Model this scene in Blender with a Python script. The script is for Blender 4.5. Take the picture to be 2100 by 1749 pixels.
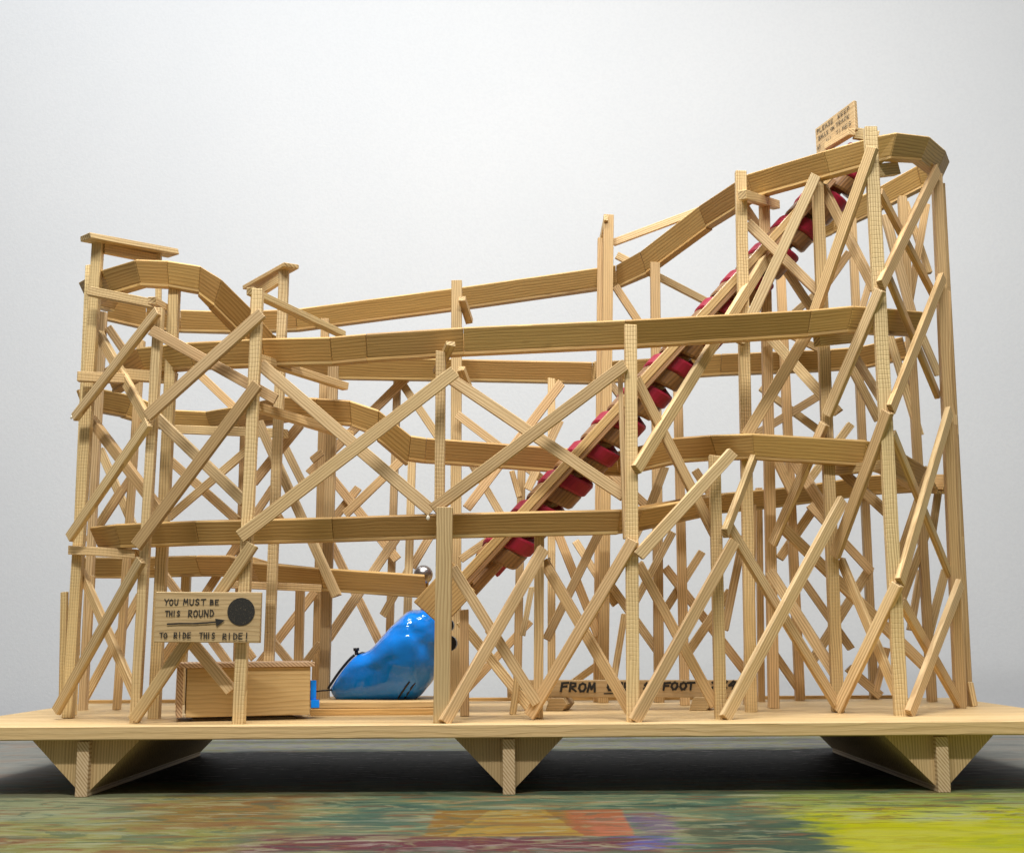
import bpy, bmesh, math, random
from mathutils import Vector, Matrix

random.seed(7)
scene = bpy.context.scene
for o in list(bpy.data.objects):
    bpy.data.objects.remove(o)

# ------------------------------------------------------------------ camera
cam = bpy.data.cameras.new('camera')
cam_ob = bpy.data.objects.new('camera', cam)
scene.collection.objects.link(cam_ob)
R3 = Matrix(((0.9998992,0.0085131,0.0113642),(0.0126018,-0.1632351,-0.9865067),(-0.0065431,0.9865505,-0.1633260)))
cam_ob.matrix_world = Matrix.Translation((0.00000,-0.93000,0.06096)) @ R3.to_4x4()
cam.sensor_fit = 'HORIZONTAL'
cam.sensor_width = 36.0
cam.lens = 44.5714
cam.clip_start = 0.01
cam.clip_end = 50.0
scene.camera = cam_ob

# ------------------------------------------------------------------ world + lamps (ceiling tubes of the room, plus lamps added for highlights and wall)
world = bpy.data.worlds.new('World')
scene.world = world
world.use_nodes = True
bg = world.node_tree.nodes['Background']
bg.inputs[0].default_value = (0.98, 0.98, 1.0, 1.0)
bg.inputs[1].default_value = 0.14


def area(name, loc, target, sx, sy, power, col):
    d = bpy.data.lights.new(name, 'AREA')
    d.shape = 'RECTANGLE'
    d.size, d.size_y, d.energy, d.color = sx, sy, power, col
    o = bpy.data.objects.new(name, d)
    scene.collection.objects.link(o)
    o.location = loc
    o.rotation_euler = (Vector(target) - Vector(loc)).to_track_quat('-Z', 'Y').to_euler()
    return o


area('tube_or_added_lamp', (0.05, -0.12, 1.45), (0.05, 0.1, 0), 1.3, 0.08, 20.0, (1.0, 0.965, 0.91))
area('tube_or_added_lamp', (-0.05, -1.00, 1.50), (0, 0.15, 0.05), 1.2, 0.04, 23.0, (1.0, 0.97, 0.92))
to = area('tube_or_added_lamp', (-0.42, -0.75, 1.40), (-.1, 0.15, 0.05), 0.9, 0.04, 4.0, (1.0, 0.97, 0.92))  # added crosswise lamp, varies the highlights on the blue housing
to.rotation_euler.rotate_axis('Z', math.radians(80))
area('tube_or_added_lamp', (-0.85, 0.35, 2.00), (-.55, 1.0, 0.35), 0.9, 0.12, 8.0, (0.93, 0.965, 1.0))  # added lamp, brightens the wall towards its upper left

scene.view_settings.view_transform = 'Standard'
scene.view_settings.look = 'None'
scene.view_settings.exposure = 0.15
scene.view_settings.gamma = 1.0
scene.view_settings.use_curve_mapping = False


# ------------------------------------------------------------------ node helpers
class NT:
    def __init__(self, name):
        self.m = bpy.data.materials.new(name)
        self.m.use_nodes = True
        self.t = self.m.node_tree
        self.t.nodes.clear()
        self.out = self.t.nodes.new('ShaderNodeOutputMaterial')
        self.b = self.t.nodes.new('ShaderNodeBsdfPrincipled')
        self.t.links.new(self.b.outputs[0], self.out.inputs[0])

    def n(self, kind, **kw):
        nd = self.t.nodes.new(kind)
        for k, v in kw.items():
            setattr(nd, k, v)
        return nd

    def put(self, sock, v):
        if hasattr(v, 'is_linked') or isinstance(v, bpy.types.NodeSocket):
            self.t.links.new(v, sock)
        else:
            sock.default_value = v

    def math(self, op, a, b=0.0, c=0.0, clamp=False):
        nd = self.n('ShaderNodeMath', operation=op, use_clamp=clamp)
        self.put(nd.inputs[0], a); self.put(nd.inputs[1], b); self.put(nd.inputs[2], c)
        return nd.outputs[0]

    def vscale(self, v, s):
        nd = self.n('ShaderNodeVectorMath', operation='MULTIPLY')
        self.put(nd.inputs[0], v); nd.inputs[1].default_value = s
        return nd.outputs[0]

    def vadd(self, v, s):
        nd = self.n('ShaderNodeVectorMath', operation='ADD')
        self.put(nd.inputs[0], v); self.put(nd.inputs[1], s)
        return nd.outputs[0]

    def noise(self, v, scale, detail=3.0, rough=0.55, dist=0.0):
        nd = self.n('ShaderNodeTexNoise')
        self.put(nd.inputs['Vector'], v)
        nd.inputs['Scale'].default_value = scale
        nd.inputs['Detail'].default_value = detail
        nd.inputs['Roughness'].default_value = rough
        nd.inputs['Distortion'].default_value = dist
        return nd.outputs['Fac'] if 'Fac' in nd.outputs else nd.outputs[0]

    def ramp(self, f, stops):
        nd = self.n('ShaderNodeValToRGB')
        self.put(nd.inputs[0], f)
        cr = nd.color_ramp
        while len(cr.elements) < len(stops):
            cr.elements.new(0.5)
        for e, (p, c) in zip(cr.elements, stops):
            e.position = p
            e.color = tuple(c) + (1.0,) if len(c) == 3 else c
        return nd.outputs[0]

    def mix(self, f, a, b, mode='MIX'):
        nd = self.n('ShaderNodeMix', data_type='RGBA', blend_type=mode)
        self.put(nd.inputs[0], f)
        for s, v in ((nd.inputs[6], a), (nd.inputs[7], b)):
            if isinstance(v, (tuple, list)):
                s.default_value = tuple(v) + (1.0,) if len(v) == 3 else v
            else:
                self.put(s, v)
        return nd.outputs[2]

    def smooth(self, v, a, b):
        nd = self.n('ShaderNodeMapRange', interpolation_type='SMOOTHSTEP')
        self.put(nd.inputs[0], v)
        nd.inputs[1].default_value, nd.inputs[2].default_value = a, b
        return nd.outputs[0]

    def bump(self, h, strength, dist):
        nd = self.n('ShaderNodeBump')
        self.put(nd.inputs['Height'], h)
        nd.inputs['Strength'].default_value = strength
        nd.inputs['Distance'].default_value = dist
        self.t.links.new(nd.outputs[0], self.b.inputs['Normal'])


def wood(name, pale, mid, dark, sawn=0.0, ring=150.0, rough=0.5, gloss_coat=0.0, contrast=1.0):
    w = NT(name)
    at_ = w.n('ShaderNodeAttribute', attribute_name='grain')
    tone = w.n('ShaderNodeAttribute', attribute_name='tone').outputs['Fac']
    v = at_.outputs['Vector']
    # growth rings running along local X
    warp = w.noise(w.vscale(v, (14, 70, 70)), 1.0, 2.0)
    sep = w.n('ShaderNodeSeparateXYZ'); w.put(sep.inputs[0], v)
    tilt = w.math('MULTIPLY_ADD', tone, 1.6, -0.5)
    across = w.math('ADD', sep.outputs[2], w.math('MULTIPLY', sep.outputs[1], tilt))
    ph = w.math('ADD', w.math('MULTIPLY', across, ring * 6.2832 / 0.314 / 6.2832), w.math('MULTIPLY', warp, 2.4))
    saw = w.math('FRACT', ph)
    line = w.smooth(saw, 0.25, 0.95)
    line = w.math('MULTIPLY', line, w.math('SUBTRACT', 1.0, w.smooth(saw, 0.95, 1.0)))
    fibre = w.noise(w.vscale(v, (60, 1800, 1800)), 1.0, 2.0)
    blot = w.noise(w.vscale(v, (18, 60, 60)), 1.0, 2.0)
    knot = w.smooth(w.noise(w.vscale(v, (28, 75, 75)), 1.0, 2.0), 0.70, 0.80)
    hue = w.math('FRACT', w.math('MULTIPLY', tone, 7.31))
    col = w.mix(tone, pale, mid)
    col = w.mix(w.math('MULTIPLY', w.smooth(hue, 0.55, 1.0), 0.55), col, (pale[0] * 0.93, pale[1] * 0.80, pale[2] * 0.72))
    col = w.mix(w.math('MULTIPLY', w.math('SUBTRACT', 1.0, w.smooth(hue, 0.0, 0.40)), 0.55), col, (pale[0] * 1.04, pale[1] * 1.08, pale[2] * 1.0))
    col = w.mix(w.math('MULTIPLY', line, w.math('MULTIPLY_ADD', w.noise(w.vscale(v, (9, 120, 120)), 1.0, 2.0), 1.35 * contrast, -0.10 * contrast), clamp=True), col, dark)
    col = w.mix(w.math('MULTIPLY', w.smooth(blot, 0.45, 0.75), 0.35), col, mid)
    col = w.mix(w.math('MULTIPLY', knot, 0.55), col, tuple(c * .7 for c in dark))
    lum = w.math('MULTIPLY_ADD', w.math('FRACT', w.math('MULTIPLY', tone, 13.7)), 0.36, 0.78)
    f2 = w.math('MULTIPLY', w.math('MULTIPLY_ADD', fibre, 0.36, 0.82), lum)
    comb = w.n('ShaderNodeCombineColor')
    for i in range(3):
        w.put(comb.inputs[i], f2)
    col = w.mix(1.0, col, comb.outputs[0], 'MULTIPLY')
    hgt = w.math('ADD', fibre, w.math('MULTIPLY', line, -0.6))
    if sawn > 0:
        freq = w.math('MULTIPLY_ADD', tone, 130.0, 260.0)
        cph = w.math('FRACT', w.math('ADD', w.math('MULTIPLY', sep.outputs[0], freq), w.math('MULTIPLY', w.noise(w.vscale(v, (60, 200, 200)), 1.0, 2.0), 0.7)))
        cl = w.math('MULTIPLY', w.smooth(cph, 0.62, 0.80), w.math('SUBTRACT', 1.0, w.smooth(cph, 0.80, 0.97)))
        cl = w.math('MULTIPLY', cl, w.smooth(w.noise(w.vscale(v, (22, 60, 60)), 1.0, 2.0), 0.28, 0.62))
        grid = w.math('MULTIPLY', cl, w.math('MULTIPLY_ADD', line, 0.9, 0.30))
        col = w.mix(w.math('MULTIPLY', grid, sawn, clamp=True), col, tuple(c * 0.5 for c in dark))
        hgt = w.math('ADD', hgt, w.math('MULTIPLY', cl, -0.9))
    # end grain soaks up more light
    nrm = w.n('ShaderNodeTexCoord').outputs['Normal']
    sn = w.n('ShaderNodeSeparateXYZ'); w.put(sn.inputs[0], nrm)
    endm = w.smooth(w.math('ABSOLUTE', sn.outputs[0]), 0.8, 0.95)
    e2 = w.math('FRACT', w.math('MULTIPLY_ADD', sep.outputs[1], 260.0, w.math('MULTIPLY', sep.outputs[2], 330.0)))
    endc = w.mix(w.smooth(e2, 0.4, 0.7), tuple(c * 0.8 for c in mid), tuple(c * 0.55 for c in dark))
    col = w.mix(w.math('MULTIPLY', endm, 0.7), col, endc)
    w.put(w.b.inputs['Base Color'], col)
    w.put(w.b.inputs['Roughness'], w.math('MULTIPLY_ADD', fibre, 0.2, rough))
    w.b.inputs['Coat Weight'].default_value = gloss_coat
    w.b.inputs['Coat Roughness'].default_value = 0.15
    w.bump(hgt, 0.35, 0.0004)
    return w.m


def plain(name, col, rough=0.5, metal=0.0, noise_amt=0.0, noise_scale=200, coat=0.0):
    w = NT(name)
    tc = w.n('ShaderNodeTexCoord').outputs['Object']
    nz = w.noise(tc, noise_scale, 3.0)
    f = w.math('MULTIPLY_ADD', nz, noise_amt * 2, 1.0 - noise_amt)
    comb = w.n('ShaderNodeCombineColor')
    for i in range(3):
        w.put(comb.inputs[i], f)
    w.put(w.b.inputs['Base Color'], w.mix(1.0, tuple(col), comb.outputs[0], 'MULTIPLY'))
    w.put(w.b.inputs['Roughness'], w.math('MULTIPLY_ADD', nz, 0.12, rough - 0.06))
    w.b.inputs['Metallic'].default_value = metal
    w.b.inputs['Coat Weight'].default_value = coat
    w.b.inputs['Coat Roughness'].default_value = 0.05
    return w.m


def blue_plastic():
    w = NT('blue_plastic')
    tc = w.n('ShaderNodeTexCoord').outputs['Object']
    dent = w.noise(w.vscale(tc, (30, 30, 44)), 1.0, 1.3, 0.35, 0.6)
    fine = w.noise(tc, 160.0, 2.0)
    dust = w.noise(tc, 900.0, 2.0)
    w.put(w.b.inputs['Base Color'], w.mix(w.math('MULTIPLY', w.smooth(dust, 0.6, 0.8), 0.10), (0.004, 0.245, 0.92), (0.15, 0.30, 0.6)))
    w.put(w.b.inputs['Roughness'], w.math('MULTIPLY_ADD', fine, 0.06, 0.035))
    w.b.inputs['Coat Weight'].default_value = 0.5
    w.b.inputs['Coat Roughness'].default_value = 0.04
    w.bump(w.math('MULTIPLY_ADD', fine, 0.05, dent), 1.0, 0.0065)
    return w.m


PALE, MID, DARK = (0.74, 0.56, 0.315), (0.56, 0.37, 0.165), (0.33, 0.175, 0.06)
M_STICK = wood('pine_split', PALE, MID, DARK)
M_SAWN = wood('pine_sawn', (0.78, 0.60, 0.32), (0.67, 0.475, 0.215), DARK, sawn=0.24)
M_RAIL = wood('pine_rail', (0.65, 0.44, 0.175), (0.51, 0.31, 0.10), (0.30, 0.155, 0.04), ring=120)
M_BASE = wood('pine_board', (0.71, 0.54, 0.28), (0.65, 0.465, 0.215), (0.45, 0.29, 0.11), ring=70, contrast=0.75)
M_FOOT = wood('pine_foot', (0.58, 0.42, 0.22), (0.5, 0.34, 0.16), (0.31, 0.19, 0.075), ring=150)
M_SIGN = wood('pine_sign', (0.66, 0.47, 0.25), (0.6, 0.42, 0.21), (0.44, 0.28, 0.12), ring=85, contrast=0.8)
M_BOX = wood('pine_box', (0.73, 0.53, 0.25), (0.67, 0.46, 0.20), (0.48, 0.29, 0.10), ring=95)
M_LIFT = wood('varnished_pine', (0.58, 0.39, 0.17), (0.50, 0.31, 0.12), (0.28, 0.15, 0.045), ring=120, rough=0.3, gloss_coat=0.7)
M_SCREW = wood('dark_wood', (0.36, 0.19, 0.07), (0.27, 0.13, 0.045), (0.10, 0.05, 0.02), ring=110, rough=0.4, gloss_coat=0.3)
M_RED = plain('red_tape', (0.30, 0.006, 0.030), 0.5, noise_amt=0.15)
M_BLUE = blue_plastic()
M_BLACK = plain('black_plastic', (0.012, 0.012, 0.014), 0.4)
M_INK = plain('black_marker_ink', (0.018, 0.016, 0.014), 0.6, noise_amt=0.3, noise_scale=900)
M_STEEL = plain('polished_steel', (0.36, 0.35, 0.36), 0.30, metal=1.0, noise_amt=0.1)
M_GLUE = plain('dried_glue', (0.75, 0.72, 0.62), 0.2)


def end_grain(light, dark):
    w = NT('striped_end_grain')
    v = w.n('ShaderNodeAttribute', attribute_name='grain').outputs['Vector']
    sep = w.n('ShaderNodeSeparateXYZ'); w.put(sep.inputs[0], v)
    ph = w.math('FRACT', w.math('ADD', w.math('MULTIPLY', sep.outputs[0], 330.0), w.math('MULTIPLY', sep.outputs[2], 420.0)))
    nz = w.noise(w.vscale(v, (300, 300, 300)), 1.0, 2.0)
    f = w.math('MULTIPLY', w.smooth(ph, 0.3, 0.6), w.math('SUBTRACT', 1.0, w.smooth(ph, .8, 1.0)))
    col = w.mix(w.math('MULTIPLY', f, w.math('MULTIPLY_ADD', nz, 1.0, .3), clamp=True), light, dark)
    w.put(w.b.inputs['Base Color'], col)
    w.b.inputs['Roughness'].default_value = 0.65
    return w.m


M_STRIPE = end_grain((0.66, 0.47, 0.28), (0.30, 0.15, 0.075))
M_ENDS = end_grain((0.68, 0.52, 0.32), (0.40, 0.25, 0.115))


def disc_material():
    w = NT('scribbled_marker_disc')
    tc = w.n('ShaderNodeTexCoord').outputs['Object']
    a = w.noise(tc, 1500, 2.0)
    b = w.noise(w.vscale(tc, (900, 300, 900)), 1.0, 2.0)
    f = w.math('MULTIPLY', w.smooth(a, 0.5, 0.75), w.smooth(b, 0.42, 0.7))
    w.put(w.b.inputs['Base Color'], w.mix(f, (0.017, 0.016, 0.014), (0.20, 0.16, 0.09)))
    w.b.inputs['Roughness'].default_value = 0.6
    return w.m


M_DISC = disc_material()


def wall_material():
    w = NT('painted_wall')
    tc = w.n('ShaderNodeTexCoord').outputs['Object']
    a = w.noise(tc, 3.0, 3.0)
    b = w.noise(tc, 260.0, 3.0)
    col = w.mix(w.smooth(a, 0.3, 0.7), (0.612, 0.636, 0.670), (0.632, 0.654, 0.685))
    col = w.mix(w.math('MULTIPLY', w.smooth(b, 0.4, 0.65), 0.25), col, (0.56, 0.583, 0.62))
    w.put(w.b.inputs['Base Color'], col)
    w.b.inputs['Roughness'].default_value = 0.8
    w.bump(b, 0.25, 0.001)
    return w.m


def table_material():
    w = NT('painted_tabletop')
    tc = w.n('ShaderNodeTexCoord').outputs['Object']
    sep = w.n('ShaderNodeSeparateXYZ'); w.put(sep.inputs[0], tc)
    X0, Y0 = sep.outputs[0], sep.outputs[1]

    def nz(ox, oy, sx, sy, det=4.0, ro=0.6, di=0.5):
        return w.noise(w.vscale(w.vadd(tc, (ox, oy, 0)), (sx, sy, 1)), 1.0, det, ro, di)
    n1 = nz(0, 0, 10, 24)
    n2 = nz(3.3, 1.7, 26, 60, 5)
    n3 = nz(7.1, 5.7, 8, 14, 3)
    n4 = nz(1.1, 9.2, 18, 120, 4)
    n5 = nz(4.4, 2.2, 60, 260, 4, .65)
    n6 = nz(8.8, 6.1, 14, 40, 5)
    grit = nz(5.5, 0.5, 900, 1300, 2)
    X = w.math('ADD', X0, w.math('MULTIPLY_ADD', n2, 0.09, -0.045))
    Y = w.math('ADD', Y0, w.math('MULTIPLY_ADD', n6, 0.08, -0.04))
    Xs = w.math('ADD', X0, w.math('MULTIPLY_ADD', n2, 0.006, -0.003))
    Ys = w.math('ADD', Y0, w.math('MULTIPLY_ADD', n2, 0.012, -0.006))

    def rect(x0, x1, y0, y1, s, x=None, y=None):
        x = X if x is None else x; y = Y if y is None else y
        m = w.math('MULTIPLY', w.smooth(x, x0 - s, x0 + s), w.math('SUBTRACT', 1.0, w.smooth(x, x1 - s, x1 + s)))
        k = w.math('MULTIPLY', w.smooth(y, y0 - s, y0 + s), w.math('SUBTRACT', 1.0, w.smooth(y, y1 - s, y1 + s)))
        return w.math('MULTIPLY', m, k)

    def over(col, f, c, amt=1.0):
        return w.mix(w.math('MULTIPLY', f, amt, clamp=True), col, c)

    TEAL, DTEAL, SAGE, OLIVE, RUST, BROWN, YEL = (0.085, 0.15, 0.105), (0.030, 0.060, 0.045), (0.25, 0.28, 0.19), (0.22, 0.22, 0.075), (0.20, 0.095, 0.05), (0.13, 0.07, 0.03), (0.40, 0.41, 0.030)
    col = w.ramp(n2, [(0.30, DTEAL), (0.42, TEAL), (0.52, (0.15, 0.19, 0.11)), (0.60, RUST), (0.68, SAGE)])
    # left field: sage corner, rusty wash, olive strokes
    left = rect(-0.80, -0.06, -0.9, 0.03, 0.04)
    lc = w.ramp(n1, [(0.34, RUST), (0.44, (0.24, 0.17, 0.075)), (0.54, OLIVE), (0.66, SAGE)])
    lc = over(lc, w.smooth(n2, 0.53, 0.62), (0.30, 0.31, 0.13), 0.7)
    lc = over(lc, w.smooth(n4, 0.58, 0.66), BROWN, 0.6)
    col = over(col, left, lc, 0.92)
    col = over(col, rect(-0.80, -0.27, -0.10, 0.03, 0.03), SAGE, 0.65)
    col = over(col, rect(-0.25, -0.15, -0.13, 0.0, 0.025), (0.21, 0.115, 0.045), 0.6)
    # right field: acid yellow-green with rusty drag lines
    yel = rect(0.155, 0.9, -0.9, 0.0, 0.022)
    yc = w.ramp(n3, [(0.32, (0.27, 0.32, 0.05)), (0.5, YEL), (0.66, (0.37, 0.42, 0.17))])
    col = over(col, yel, yc, 0.92)
    col = over(col, rect(0.15, 0.9, -0.075, 0.03, 0.02), (0.19, 0.24, 0.10), 0.7)
    col = over(col, w.math('MULTIPLY', w.smooth(n4, 0.565, 0.60), rect(0.10, 0.6, -0.17, -0.03, 0.03)), BROWN, 0.85)
    col = over(col, w.math('MULTIPLY', w.smooth(n2, 0.56, 0.64), rect(0.27, 0.9, -0.5, -0.1, 0.04)), (0.38, 0.41, 0.30), 0.8)
    # centre: teal strokes, maroon streak, blue and mauve dabs
    cen = rect(-0.15, 0.16, -0.26, 0.05, 0.03)
    cc = w.ramp(n6, [(0.30, DTEAL), (0.44, TEAL), (0.54, (0.16, 0.19, 0.11)), (0.62, (0.25, 0.18, 0.09)), (0.70, (0.30, 0.31, 0.23))])
    col = over(col, cen, cc, 0.9)
    col = over(col, rect(0.09, 0.165, -0.5, -0.13, 0.02), DTEAL, 0.8)
    col = over(col, rect(-0.115, -0.065, -0.16, -0.05, 0.015), (0.045, 0.10, 0.085), 0.75)
    mar = rect(-0.15, 0.07, -0.245, -0.185, 0.012)
    col = over(col, mar, w.mix(w.smooth(n2, 0.52, 0.62), (0.125, 0.030, 0.050), (0.28, 0.20, 0.20)), 0.9)
    col = over(col, rect(0.05, 0.075, -0.235, -0.19, 0.006), (0.12, 0.12, 0.33), 0.85)
    col = over(col, rect(0.062, 0.085, -0.18, -0.09, 0.008), (0.14, 0.09, 0.17), 0.8)
    patch = rect(-0.060, 0.059, -0.190, -0.080, 0.0015, Xs, Ys)
    pc = w.mix(w.smooth(Xs, 0.018, 0.028), (0.25, 0.145, 0.045), (0.33, 0.125, 0.07))
    pc = over(pc, rect(0.036, 0.062, -0.19, -0.115, 0.003, Xs, Ys), (0.40, 0.155, 0.10))
    edge = w.math('ABSOLUTE', w.math('SUBTRACT', Xs, -0.008))
    foot_reflection = w.math('SUBTRACT', 1.0, w.smooth(w.math('SUBTRACT', edge, w.math('MULTIPLY_ADD', Ys, -0.19, 0.002)), -0.001, 0.001))
    pc = over(pc, foot_reflection, (0.36, 0.24, 0.07), 0.9)  # reflection of the middle foot, painted into the patch colour
    col = over(col, patch, pc, 0.93)
    # black paint behind the feet, darkened for the board's shadow, scuffed with pale scratches
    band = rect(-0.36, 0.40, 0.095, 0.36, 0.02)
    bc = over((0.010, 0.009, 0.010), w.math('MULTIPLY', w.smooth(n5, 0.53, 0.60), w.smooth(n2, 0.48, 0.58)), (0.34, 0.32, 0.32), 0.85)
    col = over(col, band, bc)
    far = w.smooth(Y, 0.34, 0.39)
    fc = w.ramp(n2, [(0.34, (0.22, 0.22, 0.22)), (0.5, (0.36, 0.36, 0.33)), (0.58, (0.34, 0.37, 0.18)), (0.66, (0.38, 0.28, 0.26))])
    col = over(col, far, fc)
    side = w.math('MULTIPLY', w.smooth(w.math('ABSOLUTE', X), 0.34, 0.42), w.smooth(Y, 0.05, 0.12))
    col = over(col, side, w.ramp(n1, [(0.35, (0.24, 0.25, 0.24)), (0.5, (0.36, 0.36, 0.33)), (0.65, (0.36, 0.29, 0.24))]), 0.95)
    front = w.math('SUBTRACT', 1.0, w.smooth(Y, 0.03, 0.09))
    n7 = nz(2.7, 3.9, 20, 44, 5, .62, 1.2)
    n8 = nz(6.7, 1.9, 16, 90, 4, .58, 1.0)
    col = over(col, w.math('MULTIPLY', w.smooth(n7, 0.54, 0.59), front), (0.06, 0.10, 0.07), 0.55)
    col = over(col, w.math('MULTIPLY', w.math('SUBTRACT', 1.0, w.smooth(n7, 0.40, 0.46)), front), (0.33, 0.34, 0.20), 0.45)
    col = over(col, w.math('MULTIPLY', w.smooth(n8, 0.57, 0.61), front), (0.20, 0.10, 0.055), 0.6)
    col = over(col, w.math('MULTIPLY', w.math('SUBTRACT', 1.0, w.smooth(n8, 0.36, 0.40)), front), (0.36, 0.36, 0.27), 0.4)
    col = over(col, rect(0.165, 0.9, -0.9, -0.135, 0.014), w.mix(w.smooth(n3, 0.4, 0.6), (0.34, 0.38, 0.035), (0.43, 0.42, 0.035)), 0.65)
    hs = w.n('ShaderNodeHueSaturation'); hs.inputs['Saturation'].default_value = 1.12; hs.inputs['Value'].default_value = 0.60
    w.put(hs.inputs['Color'], col)
    col = hs.outputs[0]
    # brush drag and grit
    g = w.math('MULTIPLY_ADD', n5, 0.4, 0.80)
    g = w.math('MULTIPLY', g, w.math('MULTIPLY_ADD', grit, 0.3, 0.85))
    comb = w.n('ShaderNodeCombineColor')
    for i in range(3):
        w.put(comb.inputs[i], g)
    col = w.mix(1.0, col, comb.outputs[0], 'MULTIPLY')
    w.put(w.b.inputs['Base Color'], col)
    w.put(w.b.inputs['Roughness'], w.math('MULTIPLY_ADD', n2, 0.2, 0.52))
    w.b.inputs['Specular IOR Level'].default_value = 0.09
    w.bump(n5, 0.4, 0.0006)
    return w.m


# ------------------------------------------------------------------ object helpers
def link(o):
    scene.collection.objects.link(o)
    return o


def thing(name, label, cat, loc=(0, 0, 0), group=None):
    o = link(bpy.data.objects.new(name, None))
    o.empty_display_size = 0.01
    o.location = loc
    tag(o, label, cat, group)
    return o


def tag(o, label, cat, group=None):
    o['label'] = label
    o['category'] = cat
    if group:
        o['group'] = group
    return o


def finish(name, bm, mat, M=None, parent=None, tone=None, smooth=False, grain_rot=False):
    """link a bmesh (coordinates local to M) as one mesh object, with grain coordinates stored per vertex"""
    bmesh.ops.recalc_face_normals(bm, faces=bm.faces)
    me = bpy.data.meshes.new(name)
    bm.to_mesh(me)
    bm.free()
    off = Vector((random.uniform(0, 9), random.uniform(0, 9), random.uniform(0, 9)))
    t = random.random() if tone is None else tone
    gv, cs = [], [v.co.copy() for v in me.vertices]
    for c in cs:
        gv.extend((Vector((c.z, c.y, c.x)) if grain_rot else c) + off)
    me.attributes.new('grain', 'FLOAT_VECTOR', 'POINT')
    me.attributes.new('tone', 'FLOAT', 'POINT')
    me.attributes['grain'].data.foreach_set('vector', gv)
    me.attributes['tone'].data.foreach_set('value', [t] * len(cs))
    me.materials.append(mat)
    if smooth:
        for p in me.polygons:
            p.use_smooth = True
    o = link(bpy.data.objects.new(name, me))
    o.matrix_world = M if M is not None else Matrix()
    if parent is not None:
        o.parent = parent
        o.matrix_parent_inverse = parent.matrix_basis.inverted() if parent.type == 'EMPTY' else parent.matrix_world.inverted()
    return o


def bev(bm, w, seg=1):
    bmesh.ops.bevel(bm, geom=[e for e in bm.edges], offset=w, segments=seg, affect='EDGES', profile=0.6)


def box_bm(sx, sy, sz, bevel=0.0004, jit=0.0):
    bm = bmesh.new()
    bmesh.ops.create_cube(bm, size=1.0)
    for v in bm.verts:
        v.co = Vector((v.co.x * sx, v.co.y * sy, v.co.z * sz))
        if jit:
            v.co += Vector((random.uniform(-2.2, 2.2) * jit, random.uniform(-.4, .4) * jit, random.uniform(-.7, .7) * jit))
    if bevel:
        bev(bm, bevel)
    return bm


def frame(o, x, n):
    """matrix with local X along x and local -Y along n (the face the viewer side sees)"""
    x = x.normalized()
    y = -(n - x * n.dot(x)).normalized()
    z = x.cross(y)
    return Matrix(((x.x, y.x, z.x, o.x), (x.y, y.y, z.y, o.y), (x.z, y.z, z.z, o.z), (0, 0, 0, 1)))


def stick(name, a, b, w, t, mat, parent, jit=0.0004, upright=False):
    a, b = Vector(a), Vector(b)
    d = b - a
    dn = d.normalized()
    n = Vector((0, -1, 0))
    if not upright and abs(dn.z) < 0.97:
        n = dn.cross(Vector((0, 0, 1)))
        if n.y > 0:
            n = -n
        if n.length < 1e-4 or abs(n.normalized().y) < 0.25:
            n = Vector((0, 0, -1)).cross(dn)
            if n.length < 1e-4:
                n = Vector((0, -1, 0))
    bm = box_bm(d.length, t, w, 0.00035, jit)
    return finish(name, bm, mat, frame((a + b) / 2, d, n), parent)


def quad_plank(name, p, thick, mat, parent, bevel=0.0005, tone=None):
    """plank from four world points (top a, top b, bottom b, bottom a), thickened along vector thick"""
    p = [Vector(q) for q in p]
    o = sum(p, Vector()) / 4 + thick / 2
    M = frame(o, (p[1] - p[0] + p[2] - p[3]), -thick)
    Mi = M.inverted()
    bm = bmesh.new()
    fr = [bm.verts.new(Mi @ q) for q in p]
    bk = [bm.verts.new(Mi @ (q + thick)) for q in p]
    bm.faces.new(fr); bm.faces.new(bk[::-1])
    for i in range(4):
        j = (i + 1) % 4
        bm.faces.new((fr[j], fr[i], bk[i], bk[j]))
    if bevel:
        bev(bm, bevel, 2 if bevel > 0.0006 else 1)
    return finish(name, bm, mat, M, parent, tone)


def tube_bm(bm, pts, r, seg=10):
    pts = [Vector(p) for p in pts]
    rings = []
    for i, p in enumerate(pts):
        d = (pts[min(i + 1, len(pts) - 1)] - pts[max(i - 1, 0)]).normalized()
        u = d.cross(Vector((0.13, 0.9, 0.4))).normalized()
        v = d.cross(u)
        rr = r[i] if isinstance(r, (list, tuple)) else r
        rings.append([bm.verts.new(p + (u * math.cos(k * 2 * math.pi / seg) + v * math.sin(k * 2 * math.pi / seg)) * rr) for k in range(seg)])
    for A, B in zip(rings, rings[1:]):
        for k in range(seg):
            bm.faces.new((A[k], A[(k + 1) % seg], B[(k + 1) % seg], B[k]))
    bm.faces.new(rings[0][::-1]); bm.faces.new(rings[-1])


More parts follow.
